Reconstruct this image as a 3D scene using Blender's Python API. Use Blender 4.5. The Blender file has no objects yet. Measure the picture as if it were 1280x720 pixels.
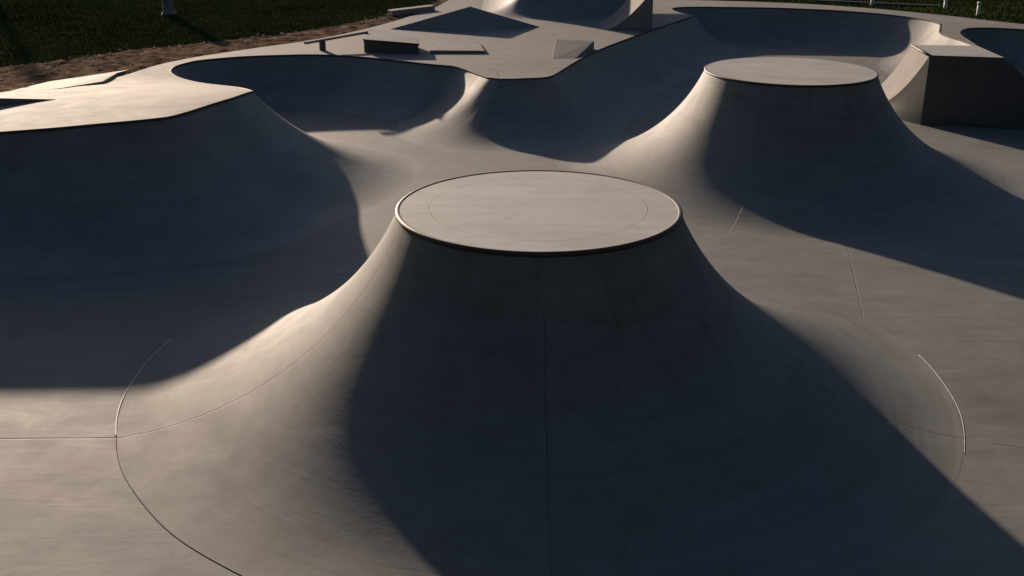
import bpy, bmesh, math, random
import numpy as np
from mathutils import Vector, Matrix
from mathutils.geometry import delaunay_2d_cdt

random.seed(4); RNG = np.random.default_rng(4)
S = bpy.context.scene
COL = S.collection
R = math.radians

# ------------------------------------------------------------------ scene-wide numbers (metres)
CAM_Z = 4.25
F_PX = 1340.0 / 1280.0
PITCH = 20.97
SUN_AZ = 117.0          # towards the sun, degrees from +x
SUN_EL = 13.3

def zdeck(y, x=0.):      # the upper level falls gently away from the viewer and to the left
    t = np.clip((np.asarray(y, float) - 14.7) / 5.2, 0, 1)
    t = t * t * (3 - 2 * t)
    return 1.335 - .485 * t - .04 * np.clip(-4.6 - np.asarray(x, float), 0, 4) * np.clip((17.5 - np.asarray(y, float)) / 2.5, 0, 1)

# ------------------------------------------------------------------ object helpers
def tag(o, label=None, cat=None, group=None, kind=None):
    if label: o['label'] = label
    if cat: o['category'] = cat
    if group: o['group'] = group
    if kind: o['kind'] = kind
    return o

def thing(name, label, cat, loc=(0, 0, 0), group=None):
    o = bpy.data.objects.new(name, None)
    COL.objects.link(o); o.location = loc; o.empty_display_size = .2
    return tag(o, label, cat, group)

def link(name, me, mat, parent=None):
    o = bpy.data.objects.new(name, me); COL.objects.link(o)
    me.materials.append(mat)
    if parent:
        o.parent = parent
        o.matrix_parent_inverse = Matrix.Translation(-Vector(parent.location))
    return o

def mesh(name, verts, faces, mat, parent=None, smooth=False, normals=None):
    me = bpy.data.meshes.new(name)
    me.from_pydata([tuple(map(float, v)) for v in verts], [], [tuple(map(int, f)) for f in faces])
    me.update()
    if smooth: me.shade_smooth()
    if normals is not None: me.normals_split_custom_set_from_vertices([tuple(map(float, n)) for n in normals])
    return link(name, me, mat, parent)

def solid(name, verts, faces, mat, parent=None, bevel=0.012, seg=2):
    bm = bmesh.new()
    vs = [bm.verts.new(v) for v in verts]
    for f in faces: bm.faces.new([vs[i] for i in f])
    bmesh.ops.recalc_face_normals(bm, faces=bm.faces)
    if bevel:
        es = [e for e in bm.edges if len(e.link_faces) == 2 and e.calc_face_angle(0) > .45]
        bmesh.ops.bevel(bm, geom=es, offset=bevel, segments=seg, affect='EDGES', profile=.6, clamp_overlap=True)
    me = bpy.data.meshes.new(name); bm.to_mesh(me); bm.free()
    return link(name, me, mat, parent)

def prism(name, bottom, top, mat, parent=None, bevel=.012):
    n = len(bottom)
    f = [tuple(range(n))[::-1], tuple(range(n, 2 * n))]
    f += [(i, (i + 1) % n, n + (i + 1) % n, n + i) for i in range(n)]
    return solid(name, list(bottom) + list(top), f, mat, parent, bevel)

def tube(name, pts, r, mat, parent=None, closed=False, sides=10):
    pts = [Vector(p) for p in pts]; n = len(pts); V = []; Fc = []
    for i, p in enumerate(pts):
        a = pts[(i - 1) % n] if (closed or i) else p
        b = pts[(i + 1) % n] if (closed or i < n - 1) else p
        t = (b - a).normalized()
        u = t.cross(Vector((0, 0, 1)))
        u = u.normalized() if u.length > 1e-4 else Vector((1, 0, 0))
        w = u.cross(t)
        for k in range(sides):
            q = 2 * math.pi * k / sides
            V.append(p + r * (math.cos(q) * u + math.sin(q) * w))
    for i in range(n if closed else n - 1):
        j = (i + 1) % n
        for k in range(sides):
            l = (k + 1) % sides
            Fc.append((i * sides + k, i * sides + l, j * sides + l, j * sides + k))
    if not closed:
        Fc.append(tuple(range(sides))[::-1]); Fc.append(tuple(range((n - 1) * sides, n * sides)))
    return mesh(name, V, Fc, mat, parent, smooth=True)

# ------------------------------------------------------------------ materials
class NT:
    def __init__(s, name):
        s.m = bpy.data.materials.new(name); s.m.use_nodes = True
        s.t = s.m.node_tree; s.b = s.t.nodes['Principled BSDF']
    def n(s, typ, **kw):
        x = s.t.nodes.new(typ)
        for k, v in kw.items(): setattr(x, k, v)
        return x
    def put(s, sock, v):
        if hasattr(v, 'is_linked'): s.t.links.new(v, sock)
        else: sock.default_value = v
    def math(s, op, *a, clamp=False):
        x = s.n('ShaderNodeMath', operation=op); x.use_clamp = clamp
        for i, v in enumerate(a): s.put(x.inputs[i], v)
        return x.outputs[0]
    def noise(s, vec, scale, detail=6, rough=.55, dist=0.):
        x = s.n('ShaderNodeTexNoise'); s.put(x.inputs['Vector'], vec)
        x.inputs['Scale'].default_value = scale; x.inputs['Detail'].default_value = detail
        x.inputs['Roughness'].default_value = rough; x.inputs['Distortion'].default_value = dist
        return x.outputs[0]
    def mapping(s, vec, scale=(1, 1, 1), rot=(0, 0, 0)):
        x = s.n('ShaderNodeMapping'); s.put(x.inputs['Vector'], vec)
        x.inputs['Scale'].default_value = scale; x.inputs['Rotation'].default_value = rot
        return x.outputs[0]
    def ramp(s, f, a, b):
        x = s.n('ShaderNodeMapRange'); s.put(x.inputs[0], f)
        x.inputs[1].default_value = a; x.inputs[2].default_value = b
        return x.outputs[0]
    def mix(s, f, a, b, blend='MIX'):
        x = s.n('ShaderNodeMix', data_type='RGBA', blend_type=blend)
        s.put(x.inputs[0], f); s.put(x.inputs[6], a); s.put(x.inputs[7], b)
        return x.outputs[2]

def concrete(name, base, joints=(), arcs=(), spokes=None, rings=(), streak=None, rough=.72, var=.2, spec=.17, bump=1.0):
    """cast concrete: blotches, trowel streaks, fine grain, sawn joints (object-space lines, circles, spokes)"""
    k = NT(name)
    P = k.n('ShaderNodeTexCoord').outputs['Object']
    sep = k.n('ShaderNodeSeparateXYZ'); k.put(sep.inputs[0], P); X, Y, Z = sep.outputs
    big = k.noise(P, .45, 4, .6, .6)
    mid = k.noise(P, 2.3, 6, .62, .4)
    fine = k.noise(P, 38, 3, .7)
    if streak == 'ring':     # trowel passes that run round a volcano
        ang = k.math('ARCTAN2', Y, X); rad = k.math('SQRT', k.math('ADD', k.math('MULTIPLY', X, X), k.math('MULTIPLY', Y, Y)))
        cv = k.n('ShaderNodeCombineXYZ'); k.put(cv.inputs[0], k.math('MULTIPLY', ang, 1.3)); k.put(cv.inputs[1], k.math('MULTIPLY', rad, 5.5)); k.put(cv.inputs[2], k.math('MULTIPLY', Z, 5.5))
        st = k.noise(cv.outputs[0], 1.0, 7, .6, .9)
    elif streak is None: st = k.noise(k.mapping(P, (.9, 4.2, 3.0), (0, 0, .35)), 1.0, 7, .62, .9)
    else: st = k.noise(k.mapping(P, streak), 1.0, 7, .62, .9)
    stains = k.ramp(k.noise(P, 1.1, 9, .68, 1.6), .56, .74)
    v = k.math('ADD', k.math('MULTIPLY', k.math('SUBTRACT', big, .5), 1.5), k.math('MULTIPLY', k.math('SUBTRACT', mid, .5), .9))
    v = k.math('ADD', v, k.math('MULTIPLY', k.math('SUBTRACT', st, .5), 1.3))
    v = k.math('ADD', v, k.math('MULTIPLY', k.math('SUBTRACT', fine, .5), .5))
    v = k.math('SUBTRACT', v, k.math('MULTIPLY', stains, .45))
    ridge = k.math('ABSOLUTE', k.math('SUBTRACT', k.noise(P, .8, 3, .5, 2.2), .5))
    scuff = k.math('MULTIPLY', k.math('SUBTRACT', 1.0, k.math('DIVIDE', ridge, .006), clamp=True), k.ramp(k.noise(P, .6, 3, .5), .52, .66))
    ridge2 = k.math('ABSOLUTE', k.math('SUBTRACT', k.noise(k.mapping(P, (1.7, .6, 1)), 1.3, 2, .5, 1.2), .5))
    scuff2 = k.math('MULTIPLY', k.math('SUBTRACT', 1.0, k.math('DIVIDE', ridge2, .02), clamp=True), k.ramp(k.noise(P, 1.7, 4, .6), .55, .72))
    v = k.math('SUBTRACT', v, k.math('ADD', k.math('MULTIPLY', scuff, .5), k.math('MULTIPLY', scuff2, .28)))
    if streak == 'ring':
        dv = k.n('ShaderNodeCombineXYZ'); k.put(dv.inputs[0], k.math('MULTIPLY', ang, 9.0)); k.put(dv.inputs[1], k.math('MULTIPLY', Z, .7))
        drip = k.ramp(k.noise(dv.outputs[0], 1.0, 6, .7, .3), .5, .75)
        v = k.math('SUBTRACT', v, k.math('MULTIPLY', k.math('MULTIPLY', drip, k.ramp(Z, .25, 1.5)), 1.0))
    val = k.math('MAXIMUM', k.math('ADD', k.math('MULTIPLY', v, var * 2.2), 1.0), .3)
    c = k.n('ShaderNodeCombineXYZ')
    for i in range(3): k.put(c.inputs[i], k.math('MULTIPLY', val, base[i]))
    colr = c.outputs[0]
    wob = k.math('MULTIPLY', k.math('SUBTRACT', k.noise(P, 5, 4, .6), .5), .03)
    groove = None
    def add(d, w):
        nonlocal groove
        g = k.math('SUBTRACT', 1.0, k.math('DIVIDE', d, w), clamp=True)
        groove = g if groove is None else k.math('MAXIMUM', groove, g)
    for (x0, y0, x1, y1, w) in joints:
        L = math.hypot(x1 - x0, y1 - y0); ux, uy = (x1 - x0) / L, (y1 - y0) / L
        dx = k.math('SUBTRACT', X, x0); dy = k.math('SUBTRACT', Y, y0)
        along = k.math('ADD', k.math('MULTIPLY', dx, ux), k.math('MULTIPLY', dy, uy))
        across = k.math('ABSOLUTE', k.math('ADD', k.math('ADD', k.math('MULTIPLY', dx, -uy), k.math('MULTIPLY', dy, ux)), wob))
        over = k.math('MAXIMUM', k.math('SUBTRACT', k.math('ABSOLUTE', k.math('SUBTRACT', along, L / 2)), L / 2), 0.0)
        add(k.math('ADD', across, over), w)
    for (cx, cy, r, w) in arcs:
        dx = k.math('SUBTRACT', X, cx); dy = k.math('SUBTRACT', Y, cy)
        d = k.math('SQRT', k.math('ADD', k.math('MULTIPLY', dx, dx), k.math('MULTIPLY', dy, dy)))
        add(k.math('ABSOLUTE', k.math('ADD', k.math('SUBTRACT', d, r), k.math('MULTIPLY', wob, .4))), w)
    for (deg, w, rmin) in spokes or ():
        a = R(deg)
        along = k.math('ADD', k.math('MULTIPLY', X, math.cos(a)), k.math('MULTIPLY', Y, math.sin(a)))
        across = k.math('ABSOLUTE', k.math('ADD', k.math('ADD', k.math('MULTIPLY', X, -math.sin(a)), k.math('MULTIPLY', Y, math.cos(a))), wob))
        add(k.math('ADD', across, k.math('MULTIPLY', k.math('LESS_THAN', along, rmin), 9.0)), w)
    h = k.math('ADD', k.math('MULTIPLY', mid, .005), k.math('MULTIPLY', st, .005))
    h = k.math('ADD', h, k.math('MULTIPLY', fine, .0008))
    h = k.math('ADD', h, k.math('MULTIPLY', big, .012))
    if groove is not None:
        broken = k.ramp(k.noise(P, 3.1, 5, .6), .3, .55)
        gv = k.math('MULTIPLY', groove, k.math('ADD', .45, k.math('MULTIPLY', broken, .55)))
        dark = k.n('ShaderNodeCombineXYZ')
        for i in range(3): dark.inputs[i].default_value = base[i] * .3
        colr = k.mix(k.math('MULTIPLY', gv, .85, clamp=True), colr, dark.outputs[0])
        h = k.math('SUBTRACT', h, k.math('MULTIPLY', gv, .012))
    bp = k.n('ShaderNodeBump'); bp.inputs['Strength'].default_value = .55 * bump; bp.inputs['Distance'].default_value = 1.0
    k.put(bp.inputs['Height'], h)
    k.put(k.b.inputs['Base Color'], colr)
    k.put(k.b.inputs['Roughness'], k.math('ADD', rough - .1, k.math('MULTIPLY', mid, .2)))
    k.b.inputs['Specular IOR Level'].default_value = spec
    k.put(k.b.inputs['Normal'], bp.outputs[0])
    return k.m

def plain(name, c, rough=.6, metal=0., var=.25, scale=6, bump=.0, spec=.4):
    k = NT(name); P = k.n('ShaderNodeTexCoord').outputs['Object']
    n = k.noise(P, scale, 6, .65, .4)
    c0 = [x * (1 - var) for x in c] + [1]; c1 = [min(1, x * (1 + var)) for x in c] + [1]
    k.put(k.b.inputs['Base Color'], k.mix(k.ramp(n, .3, .7), c0, c1))
    k.put(k.b.inputs['Roughness'], k.math('ADD', rough - .1, k.math('MULTIPLY', n, .2)))
    k.b.inputs['Metallic'].default_value = metal; k.b.inputs['Specular IOR Level'].default_value = spec
    if bump:
        bp = k.n('ShaderNodeBump'); bp.inputs['Strength'].default_value = .8; bp.inputs['Distance'].default_value = bump
        k.put(bp.inputs['Height'], n); k.put(k.b.inputs['Normal'], bp.outputs[0])
    return k.m

V1 = (.229, 8.92); R1, T1, H1 = 1.214, 3.65, 1.578
V2 = (4.20, 16.30); R2, T2, H2 = 1.26, 3.55, 1.52

FLOOR_C = (.138, .138, .132)
DECK_C = (.18, .172, .162)
M_floor = concrete('floor_concrete', FLOOR_C, rough=.74, spec=.15, joints=[
    (-9.0, 7.60, V1[0] - 3.3, 7.69, .012), (3.86, 7.59, 12.0, 4.7, .009), (4.12, 12.46, 3.62, 10.2, .006),
    (-4.6, 12.0, -1.72, 11.47, .010), (-3.23, 14.36, -2.0, 13.2, .010), (7.4, 19.3, 11.5, 16.2, .010),
    (-.2, 12.55, 2.66, 13.0, .006)])
M_tran = concrete('ramp_concrete', (.160, .160, .153), rough=.69, spec=.2, streak=(1.2, 1.2, 6))
M_deck = concrete('deck_concrete', DECK_C, rough=.80, var=.18, bump=.4, spec=.06)
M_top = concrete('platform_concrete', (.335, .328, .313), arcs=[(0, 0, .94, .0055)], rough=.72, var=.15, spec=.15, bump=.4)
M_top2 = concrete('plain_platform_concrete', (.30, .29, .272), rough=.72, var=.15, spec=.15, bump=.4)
M_v1 = concrete('volcano_concrete', (.139, .139, .133), rough=.74, spec=.15, spokes=[(199.9, .009, 1.24), (-20, .009, 1.9), (-89.5, .004, 1.4)], streak='ring', bump=.8)
M_v2 = concrete('far_volcano_concrete', (.143, .143, .137), rough=.70, spec=.19, spokes=[(246, .007, 2.6), (-15, .010, 2.6)], streak='ring', bump=.8)
M_lip = plain('dark_lip_steel', (.06, .052, .046), rough=.75, var=.3, scale=9, spec=.1)
M_steel = plain('worn_steel', (.06, .046, .036), rough=.62, metal=.5, var=.3, scale=9)
M_shaded = concrete('shaded_concrete', (.085, .083, .078), streak=(2, 2, 6))  # shade of the box walls and ledge sides is put into this darker colour
M_grass = plain('grass_blade', (.060, .078, .023), rough=.9, var=.65, scale=.35, spec=0)
M_soil = plain('lawn_soil', (.016, .019, .008), rough=.95, var=.5, scale=3, bump=.05, spec=0)
M_dirt = plain('bare_dirt', (.105, .075, .053), rough=.95, var=.85, scale=4, bump=.04, spec=0)
M_chip = plain('stone_chip', (.34, .28, .21), rough=.9, var=.6, scale=.9, spec=.02)
M_white = plain('white_paint', (.36, .36, .35), rough=.5, var=.1)
M_dark = plain('dark_cap', (.05, .05, .05), rough=.5)
M_post = plain('weathered_post', (.13, .13, .14), rough=.7, var=.6, scale=7, bump=.02)

# ------------------------------------------------------------------ outlines of the pit lip (plan, metres)
LIP_A = [(-20.0,12.1),(-12,12.3),(-9.2,12.65),(-7.53,13.06), (-6.42,13.25), (-5.77,13.38), (-5.21,13.54), (-4.74,13.67), (-4.49,13.80), (-4.33,14.10), (-4.19,14.49), (-3.97,15.17), (-3.89,16.07)]
LIP_B = [(-3.89,16.07), (-4.28,16.89), (-4.73,17.63), (-5.28,18.40), (-5.75,19.08), (-6.13,19.66), (-6.38,20.15), (-6.48,20.69), (-6.42,21.07), (-6.20,21.51), (-5.51,21.96), (-4.74,22.17), (-3.94,22.23), (-3.08,21.96), (-2.22,21.46), (-1.56,21.02), (-1.14,20.80), (-0.88,20.45), (-0.62,19.92), (-0.41,19.50), (-0.22,19.32)]
LIP_C = [(-0.22,19.32), (0.00,19.30), (0.29,19.39), (0.58,19.50), (0.76,19.80), (1.66,22.49), (3.09,25.55), (4.85,28.98)]
LIP_D = [(4.85,28.98),(4.51,29.51),(4.40,30.07),(4.46,30.54),(4.70,30.80),(5.16,30.90),(5.82,30.86),(7.14,30.70),(7.96,30.45),(8.95,29.98),(9.77,29.33),(10.35,28.54),(10.62,27.80),(10.63,27.16)]
LIP_E = [(10.63,27.16),(10.28,26.26),(10.04,25.61),(9.99,25.01),(10.04,24.46),(10.04,23.45)]
LIP_F = [(10.04,23.45),(10.19,24.30),(10.31,24.98),(10.48,25.55),(10.76,26.08),(11.10,26.38),(11.62,26.41),(12.23,26.12),(13.10,25.55),(15,24.4),(20,22)]
DIRT_IN = [(-20,12.9),(-11,13.8),(-9.2,14.8),(-8.29,15.83),(-7.90,16.54),(-7.65,17.86),(-7.15,19.67),(-6.86,20.97),(-6.40,21.93),(-5.46,23.16),(-4.52,24.3),(-3.76,25.69),(-3.17,27.16),(-2.55,29.15),(-2.13,30.84),(-1.5,36)]
DIRT_OUT = [(-20,16.6),(-13,18.4),(-10.9,19.6),(-10.1,20.6),(-9.5,21.3),(-8.9,22.0),(-8.1,23.1),(-6.9,24.0),(-5.9,25.05),(-4.7,26.5),(-3.9,28.0),(-3.05,29.7),(-2.4,31.44),(-1.9,36)]
LAWN_R = [(4.0,36),(4.1,33.4),(5.45,32.72),(7.02,32.28),(8.32,31.76),(9.24,31.14),(10.18,30.35),(11.39,28.98),(12.03,28.0),(12.69,27.10),(13.37,26.22),(15.3,25.0),(20,22.8)]

def spline(P, step=.05):
    P = [Vector(p) for p in P]; out = []; par = []
    for i in range(len(P) - 1):
        a, b, c, d = P[max(i - 1, 0)], P[i], P[i + 1], P[min(i + 2, len(P) - 1)]
        L = (c - b).length; n = max(2, int(L / step)) if L < 5 else max(2, int(L / .3))
        m1 = (c - a) * .5; m2 = (d - b) * .5
        for q in (m1, m2):
            if q.length > L: q *= L / q.length
        for j in range(n):
            t = j / n
            h = (2*t**3 - 3*t*t + 1) * b + (t**3 - 2*t*t + t) * m1 + (-2*t**3 + 3*t*t) * c + (t**3 - t*t) * m2
            out.append((h.x, h.y)); par.append(i + t)
    out.append(tuple(P[-1])); par.append(len(P) - 1)
    return np.array(out), np.array(par)

PIECES = 'ABCDEF'
RAW = dict(A=LIP_A, B=LIP_B, C=LIP_C, D=LIP_D, E=LIP_E, F=LIP_F)
LS = {k: spline(v) for k, v in RAW.items()}
# how far the transition runs out, as a multiple of its height
def runs(k, pts, par):
    r = np.full(len(pts), 1.62)
    for (x, y, amp, w2) in ((-3.89, 16.07, .45, 1.3), (-.35, 19.1, .85, 1.1)):
        r = r + amp * np.exp(-((pts[:, 0] - x)**2 + (pts[:, 1] - y)**2) / w2)
    return r

def in_poly(px, py, poly):
    poly = np.asarray(poly); c = np.zeros(px.shape, bool)
    x0, y0 = poly[:, 0], poly[:, 1]; x1, y1 = np.roll(x0, -1), np.roll(y0, -1)
    for a, b, p, q in zip(x0, y0, x1, y1):
        if b == q: continue
        m = ((b > py) != (q > py)) & (px < (p - a) * (py - b) / (q - b) + a)
        c ^= m
    return c

# ------------------------------------------------------------------ transitions: offset surface of the lip, one mesh per ramp
lip = np.concatenate([LS[k][0][:-1] for k in PIECES] + [LS['F'][0][-1:]])
lipr = np.concatenate([runs(k, *LS[k])[:-1] for k in PIECES] + [runs('F', *LS['F'])[-1:]])
lipk = np.concatenate([np.full(len(LS[k][0]) - 1, i) for i, k in enumerate(PIECES)])
pit = np.concatenate([lip, [(20, -14), (-20, -14)]])
H = .045
gx = np.arange(-13, 14.5, H); gy = np.arange(8.5, 32, H)
GX, GY = np.meshgrid(gx, gy, indexing='ij')
shape = GX.shape
px, py = GX.ravel(), GY.ravel()
N = len(px)
best = np.full(N, 1e9); bx = np.zeros(N); by = np.zeros(N); bs = np.zeros(N, int); bt = np.zeros(N)
A_, B_ = lip[:-1], lip[1:]
for i in range(len(A_)):
    ax, ay = A_[i]; dx, dy = B_[i] - A_[i]
    # only the neighbourhood of this segment matters
    i0, i1 = np.searchsorted(gx, [min(ax, ax + dx) - 2.9, max(ax, ax + dx) + 2.9])
    j0, j1 = np.searchsorted(gy, [min(ay, ay + dy) - 2.9, max(ay, ay + dy) + 2.9])
    if i0 >= i1 or j0 >= j1: continue
    idx = (np.arange(i0, i1)[:, None] * shape[1] + np.arange(j0, j1)[None, :]).ravel()
    qx, qy = px[idx] - ax, py[idx] - ay
    t = np.clip((qx * dx + qy * dy) / (dx * dx + dy * dy), 0, 1)
    d = (qx - t * dx)**2 + (qy - t * dy)**2
    m = d < best[idx]; k = idx[m]
    best[k] = d[m]; bx[k] = ax + t[m] * dx; by[k] = ay + t[m] * dy; bs[k] = i; bt[k] = t[m]
D = np.sqrt(best)
inside = in_poly(px, py, pit)
snap = D < .54 * H
D = np.where(snap, 0, D)
VX, VY = np.where(snap, bx, px), np.where(snap, by, py)
zl = zdeck(by, bx); rl = lipr[bs] * (1 - bt) + lipr[np.minimum(bs + 1, len(lipr) - 1)] * bt
L = rl * zl
def prof(d, L, h):
    r = (L * L + h * h) / (2 * h); q = np.clip(L - d, 0, None)
    return r - np.sqrt(np.maximum(r * r - q * q, 1e-6)) - .003 - .04 * np.clip(d - L, 0, None)
VZ = prof(D, L, zl)
r_ = (L * L + zl * zl) / (2 * zl); q_ = np.clip(L - D, 0, None)
slope = q_ / np.sqrt(np.maximum(r_ * r_ - q_ * q_, 1e-6))
ux, uy = px - bx, py - by; ul = np.sqrt(ux**2 + uy**2) + 1e-9; ux /= ul; uy /= ul
# lip vertices: the outward direction is the segment's inner normal
sd = B_ - A_; sn = np.stack([sd[:, 1], -sd[:, 0]], 1); sn /= np.linalg.norm(sn, axis=1)[:, None]
ux = np.where(snap, sn[bs][:, 0], ux); uy = np.where(snap, sn[bs][:, 1], uy)
nz = 1 / np.sqrt(1 + slope**2); NX, NY, NZ = ux * slope * nz, uy * slope * nz, nz
ok = (inside | snap) & (D < L + .12)
I = np.arange(N).reshape(shape)
q = np.stack([I[:-1, :-1].ravel(), I[1:, :-1].ravel(), I[1:, 1:].ravel(), I[:-1, 1:].ravel()], 1)
okq = ok[q]; cnt = okq.sum(1); anyin = (okq & ~snap[q]).any(1)
full = q[(cnt == 4) & anyin]; part = q[(cnt == 3) & anyin]; po = okq[(cnt == 3) & anyin]
tri = np.array([[v for v, o in zip(f, m) if o] for f, m in zip(part, po)]).reshape(-1, 3)

RAMP = {}
info = {
 'A': ('quarter_pipe', 'large dark quarter pipe at the left with broad pale deck coming to a point', 'quarter pipe'),
 'B': ('skate_bowl', 'rounded bowl behind the pointed left deck, its back wall in shadow', 'bowl'),
 'C': ('hip_ramp', 'straight shaded ramp below the middle deck, between the left bowl and the far round platform', 'ramp'),
 'D': ('skate_bowl', 'widest bowl, at the back right, dark inside with a lit right end', 'bowl'),
 'E': ('hip_ramp', 'narrow deck spit with ramp sides behind the box with the bright curved edge', 'ramp'),
 'F': ('skate_bowl', 'small bowl at the right edge of the park beyond the box', 'bowl')}
for i, k in enumerate(PIECES):
    p0 = LS[k][0][len(LS[k][0]) // 2]
    RAMP[k] = thing(info[k][0], info[k][1], info[k][2], (p0[0], p0[1], 0))
    fq = full[lipk[bs[full[:, 0]]] == i]; ft = tri[lipk[bs[tri[:, 0]]] == i]
    used = np.unique(np.concatenate([fq.ravel(), ft.ravel()]))
    if not len(used): continue
    remap = np.full(N, -1); remap[used] = np.arange(len(used))
    V = np.stack([VX, VY, VZ], 1)[used]; Nn = np.stack([NX, NY, NZ], 1)[used]
    o = mesh('transition', V, [tuple(f) for f in remap[fq]] + [tuple(f) for f in remap[ft]], M_tran, RAMP[k], True, Nn)
    me = o.data
    P2 = LS[k][0]
    P2 = P2[(P2[:, 0] > -13.2) & (P2[:, 0] < 15)]
    tube('coping', [(x, y, float(zdeck(y, x)) - .012) for x, y in P2], .022, M_lip, RAMP[k], sides=8)

# ------------------------------------------------------------------ decks and ground sheets (triangulated outlines)
def sheet(name, outline, zf, mat, parent=None, step=.7, jitter=0., hole=None, zn=0., window=None):
    out = []
    for p, q in zip(outline, list(outline[1:]) + [outline[0]]):
        L_ = math.hypot(q[0] - p[0], q[1] - p[1]); m_ = max(1, int(L_ / .6)) if L_ < 60 else 1
        out += [(p[0] + (q[0] - p[0]) * j / m_, p[1] + (q[1] - p[1]) * j / m_) for j in range(m_)]
    n = len(out)
    pts = list(out); edges = [(i, (i + 1) % n) for i in range(n)]
    if hole:
        m = len(hole); edges += [(n + i, n + (i + 1) % m) for i in range(m)]; pts += list(hole)
    a = np.array(out); w = window or (a[:, 0].min(), a[:, 0].max(), a[:, 1].min(), a[:, 1].max())
    X, Y = np.meshgrid(np.arange(w[0] + step / 2, w[1], step), np.arange(w[2] + step / 2, w[3], step))
    X = X.ravel() + RNG.uniform(-jitter, jitter, X.size); Y = Y.ravel() + RNG.uniform(-jitter, jitter, Y.size)
    inn = in_poly(X, Y, out)
    if hole: inn &= ~in_poly(X, Y, hole)
    bd = np.array(pts)
    X, Y = X[inn], Y[inn]
    if len(X):
        far = np.array([np.min((bd[:, 0] - x)**2 + (bd[:, 1] - y)**2) > (step * .35)**2 for x, y in zip(X, Y)])
        pts += list(zip(X[far], Y[far]))
    v, e, f, *_ = delaunay_2d_cdt([Vector(p) for p in pts], edges, [], 0, 1e-5)
    va = np.array([(p.x, p.y) for p in v]); fa = np.array([tuple(t) for t in f])
    c = va[fa].mean(1); keep = in_poly(c[:, 0], c[:, 1], out)
    if hole: keep &= ~in_poly(c[:, 0], c[:, 1], hole)
    z = zf(va[:, 1], va[:, 0]) + (RNG.normal(0, zn, len(va)) if zn else 0)
    nn = None
    if not zn:
        e_ = .02; gx_ = (zf(va[:, 1], va[:, 0] + e_) - zf(va[:, 1], va[:, 0] - e_)) / (2 * e_); gy_ = (zf(va[:, 1] + e_, va[:, 0]) - zf(va[:, 1] - e_, va[:, 0])) / (2 * e_)
        nn = np.column_stack([-gx_, -gy_, np.ones(len(va))]); nn /= np.linalg.norm(nn, axis=1)[:, None]
    tr = fa[keep].copy()
    p0, p1, p2 = va[tr[:, 0]], va[tr[:, 1]], va[tr[:, 2]]
    flip = ((p1[:, 0] - p0[:, 0]) * (p2[:, 1] - p0[:, 1]) - (p1[:, 1] - p0[:, 1]) * (p2[:, 0] - p0[:, 0])) < 0
    tr[flip] = tr[flip][:, ::-1]
    return mesh(name, np.column_stack([va, z]), tr, mat, parent, True, nn)

tl = lambda P: [tuple(map(float, p)) for p in P]
a, b, c, d, e, f = [tl(LS[k][0]) for k in PIECES]
di = tl(spline(DIRT_IN, .25)[0]); do = tl(spline(DIRT_OUT, .25)[0]); lr = tl(spline(LAWN_R, .3)[0])
def idx(P, q): return int(np.argmin([(p[0] - q[0])**2 + (p[1] - q[1])**2 for p in P]))
ka = idx(di, (-7.65, 17.86)); kd = idx(d, (4.46, 30.54)); kl = idx(lr, (12.03, 28.0)); kf = idx(f, (10.76, 26.08))
kl0 = idx(lr, (4.1, 33.4))
sheet('deck', a + di[:ka + 1][::-1], zdeck, M_deck, RAMP['A'])
sheet('deck', b + [(-1.5, 36)] + di[ka:-1][::-1], zdeck, M_deck, RAMP['B'])
sheet('deck', c[:-1] + d[:kd + 1] + [lr[kl0], (4.0, 36), (-1.5, 36)], zdeck, M_deck, RAMP['C'])
sheet('deck', d[kd:] + lr[kl0:kl + 1][::-1], zdeck, M_deck, RAMP['D'])
sheet('deck', e[:-1] + f[:kf + 1] + [lr[kl], d[-1]], zdeck, M_deck, RAMP['E'])
sheet('deck', f[kf:] + lr[kl:][::-1], zdeck, M_deck, RAMP['F'])

# pit floor, lawn, dirt
fl = mesh('skatepark_floor', [(-20.2, -14.2, 0), (20.2, -14.2, 0), (20.2, 33, 0), (-20.2, 33, 0)], [(0, 1, 2, 3)], M_floor)
tag(fl, kind='structure')
hole = do + lr + [(20, -14), (-20, -14)]
lawn = sheet('lawn', [(-400, -300), (400, -300), (400, 600), (-400, 600)], lambda y, x: zdeck(y, x) - .05, M_soil, step=1.5, hole=hole, window=(-30, 24, 12, 44))
tag(lawn, kind='structure')
dirt = sheet('dirt_strip', do + di[::-1], lambda y, x: zdeck(y, x) - .035, M_dirt, step=.13, jitter=.05, zn=.014)
tag(dirt, kind='structure')
w = [(-20, -14), (20, -14), (20, 22.8), (20.2, 22.8), (20.2, -14.2), (-20.2, -14.2), (-20.2, 16.5), (-20, 16.5)]
t = prism('retaining_wall', [(x, y, -.1) for x, y in w], [(x, y, float(zdeck(y, x)) - .01) for x, y in w], M_shaded, None, 0)
tag(t, 'low concrete retaining wall round the near side of the skatepark', 'wall')

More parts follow.
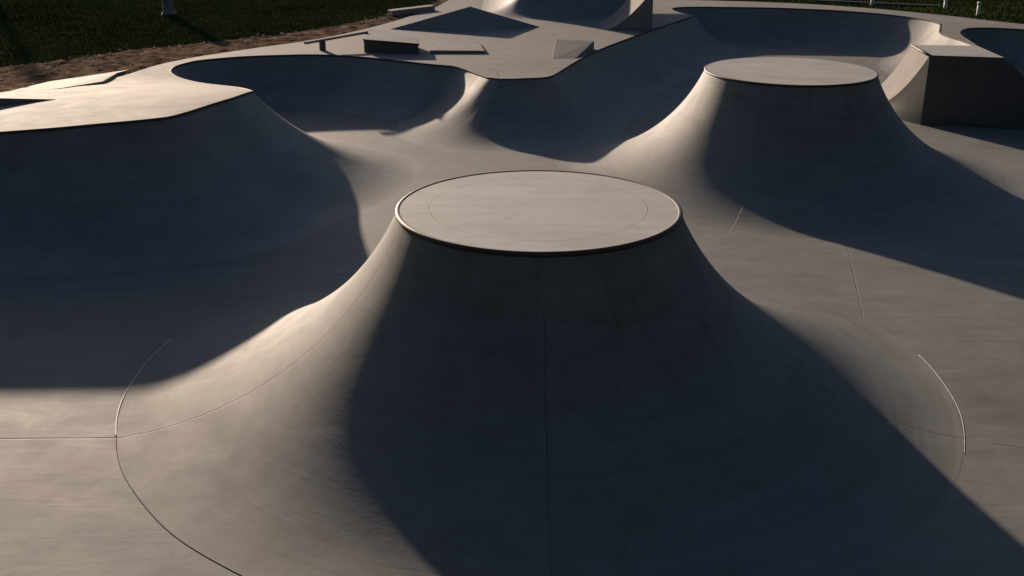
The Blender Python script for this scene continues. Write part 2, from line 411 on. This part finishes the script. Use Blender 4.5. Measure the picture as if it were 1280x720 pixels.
# ------------------------------------------------------------------ the two volcanoes
def toe_radius(deg, r1, pull):
    b = math.cos(R((deg - 90 + 180) % 360 - 180))           # 1 = the back
    t_ = min(1, max(0, (b - .30) / .55)); t_ = t_ * t_ * (3 - 2 * t_)
    return r1 - pull * t_
def toe_lift(deg, lift):                                     # the slab edge only stands proud in places
    d_ = (deg + 180) % 360 - 180
    g_ = max(.35 * math.exp(-((d_ + 8) / 26.0)**4), 1.6 * math.exp(-((abs(d_) - 178) / 17.0)**4), math.exp(-((abs(d_) - 165) / 30.0)**4) if d_ < 0 or d_ > 150 else 0)
    return lift * g_
def volcano(c, r0, r1, h, label, mflank, mtop, cop, lift, pull=0.):
    t = thing('volcano_ramp', label, 'skate ramp', (c[0], c[1], 0))
    nr, na = 64, 224; V = []; Fc = []; Nn = []
    for i in range(nr + 1):
        for k in range(na):
            g = 2 * math.pi * k / na; rt = toe_radius(360 * k / na, r1, pull); lf = toe_lift(360 * k / na, lift)
            Lr = rt - r0; rr = (Lr * Lr + h * h) / (2 * h)
            if i == nr:      # the slab's cast edge above the floor
                V.append(((rt + .012) * math.cos(g), (rt + .012) * math.sin(g), -.02)); Nn.append((math.cos(g), math.sin(g), .2)); continue
            r = r0 + Lr * i / (nr - 1); q = rt - r; z = rr - math.sqrt(rr * rr - q * q) + lf + (lift - lf) * (q / Lr); s = q / math.sqrt(rr * rr - q * q)
            V.append((r * math.cos(g), r * math.sin(g), z)); nz = 1 / math.sqrt(1 + s * s)
            Nn.append((math.cos(g) * s * nz, math.sin(g) * s * nz, nz))
    for i in range(nr):
        for k in range(na):
            l = (k + 1) % na
            Fc.append((i * na + k, (i + 1) * na + k, (i + 1) * na + l, i * na + l))
    o = mesh('flank', V, Fc, mflank, None, True, Nn); o.parent = t
    ring = [(r0 * math.cos(2 * math.pi * k / na), r0 * math.sin(2 * math.pi * k / na)) for k in range(na)]
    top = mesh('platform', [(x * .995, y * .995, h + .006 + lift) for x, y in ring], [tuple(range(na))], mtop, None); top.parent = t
    o = tube('coping', [(x * 1.0, y * 1.0, h - .012 + lift) for x, y in ring], cop, M_steel, None, True, 14); o.parent = t
    return t
M_seal = plain('joint_sealant', (.42, .40, .36), rough=.6, var=.35, scale=14)
M_crack = plain('dark_joint', (.03, .028, .026), rough=.9, var=.3, scale=9, spec=.1)
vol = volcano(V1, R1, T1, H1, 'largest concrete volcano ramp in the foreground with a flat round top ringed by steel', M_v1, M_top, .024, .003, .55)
for (a0, a1, m_, r_) in ((168, 199.4, M_seal, .006), (199.8, 243, M_crack, .003), (-24, 6, M_seal, .0022)):
    pts_ = [((T1 + .010 + .004 * math.sin(q_ * .37)) * math.cos(R(q_)), (T1 + .010 + .004 * math.sin(q_ * .37)) * math.sin(R(q_)), .001) for q_ in np.linspace(a0, a1, 60)]
    o = tube('joint_seal' if m_ is M_seal else 'joint_crack', pts_, r_, m_, None, sides=8); o.parent = vol
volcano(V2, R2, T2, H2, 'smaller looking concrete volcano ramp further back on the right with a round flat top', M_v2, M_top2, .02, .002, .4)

# ------------------------------------------------------------------ box ramp on the right
t = thing('box_ramp', 'angular concrete box ramp at the right with a bright curved left edge and dark front', 'skate ramp', (8.1, 20, 0))
ZB = 1.265
FLc, BLc, BRc, FRc = (7.5, 19.46), (7.62, 20.74), (8.82, 20.62), (8.72, 19.2)
n = 18; near = []; far = []
for i in range(n + 1):
    s = i / n; z = ZB * (1 - s) ** 2.1
    near.append((FLc[0] - .62 * s, FLc[1] + 1.75 * s, z)); far.append((BLc[0] - .62 * s + .0 * s, BLc[1] + 1.55 * s, z))
V = near + far
mesh('transition', V, [(i, i + 1, n + 2 + i, n + 1 + i) for i in range(n)], M_deck, t, True)
m = 12; V = []
for t_ in [q_ / m for q_ in range(m + 1)]:
    for i_, p in enumerate(near): V.append((p[0] - .22 * t_ ** 2.6 * i_ / n, p[1] - .05 * t_ ** 2.6 * i_ / n, p[2] * (1 - t_) ** 1.0))
mesh('side_wall', V, [(a_ * (n + 1) + i, (a_ + 1) * (n + 1) + i, (a_ + 1) * (n + 1) + i + 1, a_ * (n + 1) + i + 1) for a_ in range(m) for i in range(n)], M_shaded, t, True)
flare = [V[a_ * (n + 1)] for a_ in range(m + 1)]
TR = [(10.5, 18.75), (10.6, 20.4)]
m = 14; nb = []; fb = []
for i in range(m + 1):
    s = i / m; z = ZB * (1 - s) ** 1.25
    nb.append((FRc[0] + (TR[0][0] - FRc[0]) * s, FRc[1] + (TR[0][1] - FRc[1]) * s, z)); fb.append((BRc[0] + (TR[1][0] - BRc[0]) * s, BRc[1] + (TR[1][1] - BRc[1]) * s, z))
mesh('bank', nb + fb, [(i, i + 1, m + 2 + i, m + 1 + i) for i in range(m)], M_shaded, t, True)
mesh('platform', [(*FLc, ZB), (*FRc, ZB), (*BRc, ZB), (*BLc, ZB)], [(0, 1, 2, 3)], M_top2, t)
fr = flare + [(p[0], p[1], 0) for p in nb] + nb[::-1]
mesh('front_wall', fr, [tuple(range(len(fr)))], M_shaded, t)
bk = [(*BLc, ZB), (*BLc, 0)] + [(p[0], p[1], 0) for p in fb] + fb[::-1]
mesh('back_wall', bk, [tuple(range(len(bk)))[::-1]], M_shaded, t)
tube('coping', [(*FLc, ZB - .01), (*BLc, ZB - .01)], .025, M_steel, t)

# ------------------------------------------------------------------ furniture of the upper deck
def zz(y, d=0., x=0.): return float(zdeck(y, x)) + d

t = thing('pyramid_ramp', 'low concrete pyramid on the back deck showing a dark triangular face', 'skate ramp', (-1, 27, zz(27)))
P = [(-3.0, 26.15, zz(26) - .02), (-.75, 25.68, zz(26) - .02), (.75, 26.6, zz(26) - .02), (-.9, 30.5, zz(26) - .02)]; ap = (-1.0, 26.45, 1.35)
mesh('front_face', [P[0], P[1], P[2], ap], [(0, 1, 3), (1, 2, 3)], M_tran, t)
mesh('back_face', [P[2], P[3], P[0], ap], [(0, 1, 3), (1, 2, 3)], M_deck, t)

t = thing('grind_ledge', 'long concrete ledge at the back edge of the left bowl with a dark front face', 'ledge', (-2.4, 23, zz(23)))
bt_ = [(-3.07, 22.55), (-1.92, 22.33), (-2.02, 23.25), (-3.2, 24.4)]
hz = (1.13, 1.06, 1.06, 1.11)
prism('shaded_base', [(x, y, zz(y, -.03)) for x, y in bt_], [(x, y, z - .035) for (x, y), z in zip(bt_, hz)], M_shaded, t, .004)  # ledge split in two so its shaded sides can be coloured darker
cxy = np.mean(np.array(bt_), 0); tp_ = [(x + .02 * np.sign(x - cxy[0]), y + .02 * np.sign(y - cxy[1])) for x, y in bt_]
prism('ledge_top', [(x, y, z - .033) for (x, y), z in zip(tp_, hz)], [(x, y, z) for (x, y), z in zip(tp_, hz)], M_deck, t, .008)
tube('edge_rail', [(-3.09, 22.525, 1.115), (-1.90, 22.305, 1.045)], .014, M_lip, t)

t = thing('grind_rail', 'low flat rail on one dark post joining the ledge behind the left bowl', 'rail', (-3.95, 22.6, zz(22.6)))
def beam(name, p, q, wd, ht, mat, par):
    p, q = Vector(p), Vector(q); u = (q - p).normalized(); s = u.cross(Vector((0, 0, 1))).normalized() * wd / 2; h = Vector((0, 0, ht))
    return prism(name, [p - s, p + s, q + s, q - s], [p - s + h, p + s + h, q + s + h, q - s + h], mat, par, .008)
beam('rail_beam', (-4.3, 22.6, 1.01), (-3.12, 23.5, 1.115), .11, .05, M_deck, t)
beam('rail_post', (-4.02, 22.78, zz(22.8, -.02)), (-3.93, 22.86, zz(22.8, -.02)), .07, .235, M_dark, t)

def block(name, label, cat, pts, hts, mat=M_deck, part='slab'):
    c = np.mean(np.array(pts), 0)
    return tag(prism(name, [(x, y, zz(y, -.03, x)) for x, y in pts], [(x, y, zz(y, h, x)) for (x, y), h in zip(pts, hts)], mat, None, .015), label, cat)
block('bench_slab', 'low pale concrete bench slab beside the dirt strip near the pyramid', 'bench', [(-3.15, 28.9), (-2.1, 30.1), (-2.25, 30.4), (-3.3, 29.2)], [.12, .12, .12, .12])
block('manual_pad', 'low flat concrete pad on the deck between the ledge and the grey wedge', 'pad', [(-1.7, 22.42), (-.55, 22.4), (-.72, 23.7), (-1.5, 23.9)], [.06, .055, .05, .055])
block('kicker_wedge', 'small grey wedge ramp on the middle deck above the straight shaded ramp', 'skate ramp', [(.80, 21.7), (1.27, 21.7), (1.74, 23.0), (.93, 23.3)], [.0, .0, .17, .17])
block('kicker_wedge', 'low wedge at far left of the pale deck, dark front tapering to a point', 'skate ramp', [(-7.85,14.92), (-7.26,15.12), (-6.59,15.49), (-7.29,15.99), (-8.38,16.01)], [.16, .11, .0, .02, .05])
# pale apron between the left deck and the dirt
t = block('concrete_bank', 'pale curved concrete bank sloping up along the dirt strip beside the left deck', 'bank', [(-7.86,16.49), (-8.14,18.86), (-7.23,20.46), (-7.28,19.89), (-6.96,18.29), (-7.18,17.03)], [.0, .0, .0, .03, .045, .008])

# quarter pipe at the very back, with its convex left end and the launch ramp on its right
t = thing('quarter_pipe', 'shaded quarter pipe at the very back centre with a sunlit rounded left end', 'quarter pipe', (1.5, 29, zz(29)))
zb = zz(29) - .004; hq = 1.25; Lq = 1.5; rq = (Lq * Lq + hq * hq) / (2 * hq)
rowsd = np.linspace(0, Lq, 22); cols = []
for y in np.linspace(34, 29.5, 8): cols.append(((.55, y), (-1, 0)))
for g in np.linspace(180, 270, 14)[1:-1]: cols.append(((.55, 29.5), (math.cos(R(g)), math.sin(R(g)))))
for x in np.linspace(.55, 3.3, 10): cols.append(((x, 29.5), (0, -1)))
V = []; Fc = []
for (q, u) in cols:
    for dd in rowsd:
        z = rq - math.sqrt(rq * rq - (Lq - dd)**2)
        V.append((q[0] + u[0] * dd, q[1] + u[1] * dd, zb + z))
nr = len(rowsd)
for i in range(len(cols) - 1):
    for j in range(nr - 1): Fc.append((i * nr + j, i * nr + j + 1, (i + 1) * nr + j + 1, (i + 1) * nr + j))
mesh('transition', V, Fc, M_tran, t, True)
mesh('platform', [(.55, 29.5, zb + hq), (3.3, 29.5, zb + hq), (3.3, 34, zb + hq), (.55, 34, zb + hq)], [(0, 1, 2, 3)], M_deck, t)
tube('coping', [(.55, 34, zb + hq), (.55, 29.5, zb + hq), (3.3, 29.5, zb + hq)], .03, M_steel, t)

t = thing('launch_ramp', 'curved launch ramp with bright sloping top and grey side wall near the back', 'skate ramp', (2.8, 26.7, zz(26)))
n = 16; nr_, fr_ = [], []
for i in range(n + 1):
    s = i / n; z = zz(26) + .95 * (s ** 1.55)
    nr_.append((2.20 + 1.12 * s, 26.05 - .1 * s, z)); fr_.append((2.10 + 1.02 * s, 27.3 - .1 * s, z))
mesh('ramp_surface', nr_ + fr_, [(i, i + 1, n + 2 + i, n + 1 + i) for i in range(n)], M_deck, t, True)
for nm, pp in (('side_wall', nr_), ('side_wall', fr_)):
    lo = [(p[0], p[1], zz(26) - .02) for p in pp]
    mesh(nm, pp + lo, [(i, n + 1 + i, n + 2 + i, i + 1) for i in range(n)], M_deck, t)
e0, e1 = nr_[-1], fr_[-1]
mesh('back_wall', [e0, e1, (e1[0], e1[1], zz(26) - .02), (e0[0], e0[1], zz(26) - .02)], [(0, 1, 2, 3)], M_shaded, t)

# ------------------------------------------------------------------ things on the lawn
def bollard(x, y, h, label):
    t = thing('bollard', label, 'bollard', (x, y, zz(y) - .05), 'white bollards on the right lawn')
    V = []; Fc = []; prof_ = [(.0, .05), (.03, .05), (.03, h - .02 - .03), (.028, h - .025), (.015, h), (0, h + .003)]
    prof_ = [(.045, 0), (.045, h * .72), (.04, h * .74)]
    k = 14
    for r, z in prof_:
        for j in range(k): V.append((x + r * math.cos(6.2832 * j / k), y + r * math.sin(6.2832 * j / k), zz(y) - .05 + z))
    for i in range(len(prof_) - 1):
        for j in range(k): Fc.append((i * k + j, i * k + (j + 1) % k, (i + 1) * k + (j + 1) % k, (i + 1) * k + j))
    mesh('shaft', V, Fc, M_white, t, True)
    V = []; Fc = []; cp = [(.04, h * .74), (.055, h * .76), (.055, h * .93), (.04, h * .985), (.0, h)]
    for r, z in cp:
        for j in range(k): V.append((x + r * math.cos(6.2832 * j / k), y + r * math.sin(6.2832 * j / k), zz(y) - .05 + z))
    for i in range(len(cp) - 1):
        for j in range(k): Fc.append((i * k + j, i * k + (j + 1) % k, (i + 1) * k + (j + 1) % k, (i + 1) * k + j))
    mesh('cap', V, Fc, M_white, t, True)
bollard(12.44, 29.34, .36, 'white bollard standing alone on the dark lawn, nearest to the small right bowl')
bollard(12.15, 30.9, .26, 'short white bollard at the end of the kerb on the right lawn')
bollard(10.35, 31.7, .40, 'white bollard by the lawn edge behind the widest bowl')
k = prism('kerb', [(8.9, 32.6, zz(31) - .1), (12.1, 31.05, zz(31) - .1), (12.15, 31.15, zz(31) - .1), (8.95, 32.7, zz(31) - .1)], [(8.9, 32.6, zz(31) + .02), (12.1, 31.05, zz(31) + .02), (12.15, 31.15, zz(31) + .02), (8.95, 32.7, zz(31) + .02)], M_shaded, None, .015)
k.data.materials[0] = M_dark
tag(k, 'thin dark kerb crossing the dark lawn at the top right', 'kerb')

t = thing('post', 'pale mottled post standing on the dark lawn beyond the dirt strip', 'post', (-9.25, 29.6, zz(29) - .05))
def lathe(prof_, k=16):
    V = []; Fc = []
    for r, z in prof_:
        for j in range(k):
            a_ = 6.2832 * j / k; V.append((r * (1 + .12 * math.sin(3 * a_ + z * 9)) * math.cos(a_), r * (1 + .12 * math.sin(2 * a_ + z * 5)) * math.sin(a_), z))
    for i in range(len(prof_) - 1):
        for j in range(k): Fc.append((i * k + j, i * k + (j + 1) % k, (i + 1) * k + (j + 1) % k, (i + 1) * k + j))
    Fc.append(tuple((len(prof_) - 1) * k + j for j in range(k)))
    return V, Fc
V, Fc = lathe([(.2, 0), (.15, .1), (.13, .3), (.14, .6), (.13, 1.0), (.12, 1.38), (.09, 1.42)])
o = mesh('shaft', V, Fc, M_post, None, True); o.parent = t
V, Fc = lathe([(.13, 1.42), (.17, 1.44), (.17, 1.52), (.08, 1.58)])
o = mesh('cap', V, Fc, M_post, None, True); o.parent = t

# a tall lamp post stands beyond the top left corner; its shadow crosses the lawn
dx, dy = math.cos(R(SUN_AZ)), math.sin(R(SUN_AZ)); hp = 5.2
bx_, by_ = -8.45 + dx * hp / math.tan(R(SUN_EL)), 19.2 + dy * hp / math.tan(R(SUN_EL))
t = thing('lamp_post', 'dark lamp post far out on the lawn, its shadow crossing the grass at top left', 'lamp post', (bx_, by_, zz(40) - .05))
V, Fc = lathe([(.16, 0), (.13, .3), (.11, 2.5), (.09, hp - .1), (.05, hp)]); o = mesh('pole', V, Fc, M_dark, None, True); o.parent = t
V, Fc = lathe([(.05, hp - .3), (.22, hp - .2), (.25, hp), (.1, hp + .12)]); o = mesh('lamp_head', V, Fc, M_white, None, True); o.parent = t

# ------------------------------------------------------------------ grass blades and stone chips (nobody could count them)
def scatter_region(n, x0, x1, y0, y1):
    X = RNG.uniform(x0, x1, n); Y = RNG.uniform(y0, y1, n)
    m = ~in_poly(X, Y, hole)
    # keep what the camera's surroundings could see
    m &= (np.abs(X) < .60 * Y + 2.0)
    return X[m], Y[m]
def blades(name, X, Y, hmin, hmax, wmin, wmax, mat):
    n = len(X); a_ = RNG.uniform(0, 2 * np.pi, n); h_ = RNG.uniform(hmin, hmax, n); w_ = RNG.uniform(wmin, wmax, n)
    lx, ly = RNG.normal(0, .16, n) * h_, RNG.normal(0, .16, n) * h_
    cz = zdeck(Y, X) - .06
    V = np.empty((n, 5, 3)); cx, sx = np.cos(a_) * w_ / 2, np.sin(a_) * w_ / 2
    V[:, 0] = np.stack([X - cx, Y - sx, cz], 1); V[:, 1] = np.stack([X + cx, Y + sx, cz], 1)
    V[:, 2] = np.stack([X + cx * .8 + lx * .35, Y + sx * .8 + ly * .35, cz + h_ * .6], 1)
    V[:, 3] = np.stack([X - cx * .8 + lx * .35, Y - sx * .8 + ly * .35, cz + h_ * .6], 1)
    V[:, 4] = np.stack([X + lx, Y + ly, cz + h_], 1)
    b = np.arange(n) * 5
    Fc = [(i, i + 1, i + 2, i + 3) for i in b] + [(i + 3, i + 2, i + 4) for i in b]
    me = bpy.data.meshes.new(name); me.from_pydata(V.reshape(-1, 3).tolist(), [], Fc); me.update()
    return link(name, me, mat)
X, Y = scatter_region(330000, -24, 19, 18, 38)
g = blades('grass', X, Y, .035, .085, .008, .016, M_grass); tag(g, 'short dark green grass covering the lawn', 'grass', kind='stuff')

def chips():
    V = []; Fc = []
    do_a = np.array(do); di_a = np.array(di)
    n = 1500; poly = do + di[::-1]
    X = RNG.uniform(-13, -1, n * 4); Y = RNG.uniform(15, 34, n * 4); m = in_poly(X, Y, poly); X, Y = X[m][:n], Y[m][:n]
    S_ = RNG.gamma(2.0, .007, len(X)) + .008
    # a ragged row of bigger pale stones where the turf was cut
    j = RNG.integers(6, len(do) - 4, 330); EX = do_a[j, 0] + RNG.normal(0, .12, 330); EY = do_a[j, 1] + RNG.normal(0, .10, 330)
    X = np.concatenate([X, EX]); Y = np.concatenate([Y, EY]); S_ = np.concatenate([S_, RNG.uniform(.02, .045, 330)])
    for x, y, s in zip(X, Y, S_):
        b = len(V); k = 6; a0 = RNG.uniform(0, 6.28); z = zz(y, -.04, x)
        for j in range(k):
            rr_ = s * RNG.uniform(.7, 1.25); g_ = a0 + 6.2832 * j / k; V.append((x + rr_ * math.cos(g_), y + rr_ * .8 * math.sin(g_), z))
        for j in range(k):
            rr_ = s * RNG.uniform(.4, .8); g_ = a0 + 6.2832 * j / k; V.append((x + rr_ * math.cos(g_), y + rr_ * .8 * math.sin(g_), z + s * RNG.uniform(.3, .6)))
        for j in range(k): Fc.append((b + j, b + (j + 1) % k, b + k + (j + 1) % k, b + k + j))
        Fc.append(tuple(b + k + j for j in range(k)))
    return mesh('stone_chips', V, Fc, M_chip)
tag(chips(), 'pale stone chips scattered over the bare dirt strip', 'stones', kind='stuff')

# unseen belt of trees, added behind the camera to block the low sky
def belt():
    n = 22000; a_ = RNG.uniform(R(172), R(385), n); r_ = RNG.normal(31, 2.6, n)
    top = 15 + 2.2 * np.sin(a_ * 7) + 1.3 * np.sin(a_ * 17 + 1); z = .8 + RNG.uniform(0, 1, n) ** .9 * top
    cx, cy = r_ * np.cos(a_), 8 + r_ * np.sin(a_)
    V = np.empty((n, 4, 3)); c_ = np.stack([cx, cy, z], 1)
    u = RNG.normal(0, 1, (n, 3)); u /= np.linalg.norm(u, axis=1)[:, None]; v = np.cross(u, RNG.normal(0, 1, (n, 3))); v /= np.linalg.norm(v, axis=1)[:, None]
    sz = RNG.uniform(.35, .75, n)[:, None]
    V[:, 0] = c_ - u * sz; V[:, 1] = c_ + v * sz * .6; V[:, 2] = c_ + u * sz; V[:, 3] = c_ - v * sz * .6
    b = np.arange(n) * 4
    me = bpy.data.meshes.new('sky_blocking_trees'); me.from_pydata(V.reshape(-1, 3).tolist(), [], [(i, i + 1, i + 2, i + 3) for i in b]); me.update()
    return link('sky_blocking_trees', me, plain('leaves', (.045, .055, .022), rough=.7, var=.5, scale=.5, spec=.1))
tag(belt(), 'unseen belt of dark trees added behind the camera to block low sky', 'trees', kind='stuff')

# ------------------------------------------------------------------ light, sky, camera
W = bpy.data.worlds.new('World'); S.world = W; W.use_nodes = True
nt = W.node_tree; sky = nt.nodes.new('ShaderNodeTexSky'); sky.sky_type = 'NISHITA'; sky.sun_disc = False
sky.sun_elevation = R(SUN_EL); sky.sun_rotation = R(90 - SUN_AZ)
sky.altitude = 0; sky.air_density = .78; sky.dust_density = 1.6; sky.ozone_density = 2.2
bg = nt.nodes['Background']; bg.inputs['Strength'].default_value = .05
nt.links.new(sky.outputs[0], bg.inputs[0])

sun = bpy.data.lights.new('sun', 'SUN'); sun.energy = 5.0; sun.angle = R(1.0); sun.color = (1.0, .79, .61)
so = bpy.data.objects.new('sun', sun); COL.objects.link(so)
so.rotation_euler = Vector((-math.cos(R(SUN_EL)) * math.cos(R(SUN_AZ)), -math.cos(R(SUN_EL)) * math.sin(R(SUN_AZ)), -math.sin(R(SUN_EL)))).to_track_quat('-Z', 'Y').to_euler()

cam = bpy.data.cameras.new('camera'); co = bpy.data.objects.new('camera', cam); COL.objects.link(co)
co.location = (0, 0, CAM_Z); co.rotation_euler = (R(90 - PITCH), 0, 0)
cam.sensor_width = 36; cam.lens = 36 * F_PX; cam.clip_start = .1; cam.clip_end = 2000
S.camera = co
S.view_settings.view_transform = 'Standard'; S.view_settings.look = 'None'; S.view_settings.gamma = 1; S.view_settings.use_curve_mapping = False
S.view_settings.exposure = 1.0
S.cycles.max_bounces = 5; S.cycles.use_denoising = True
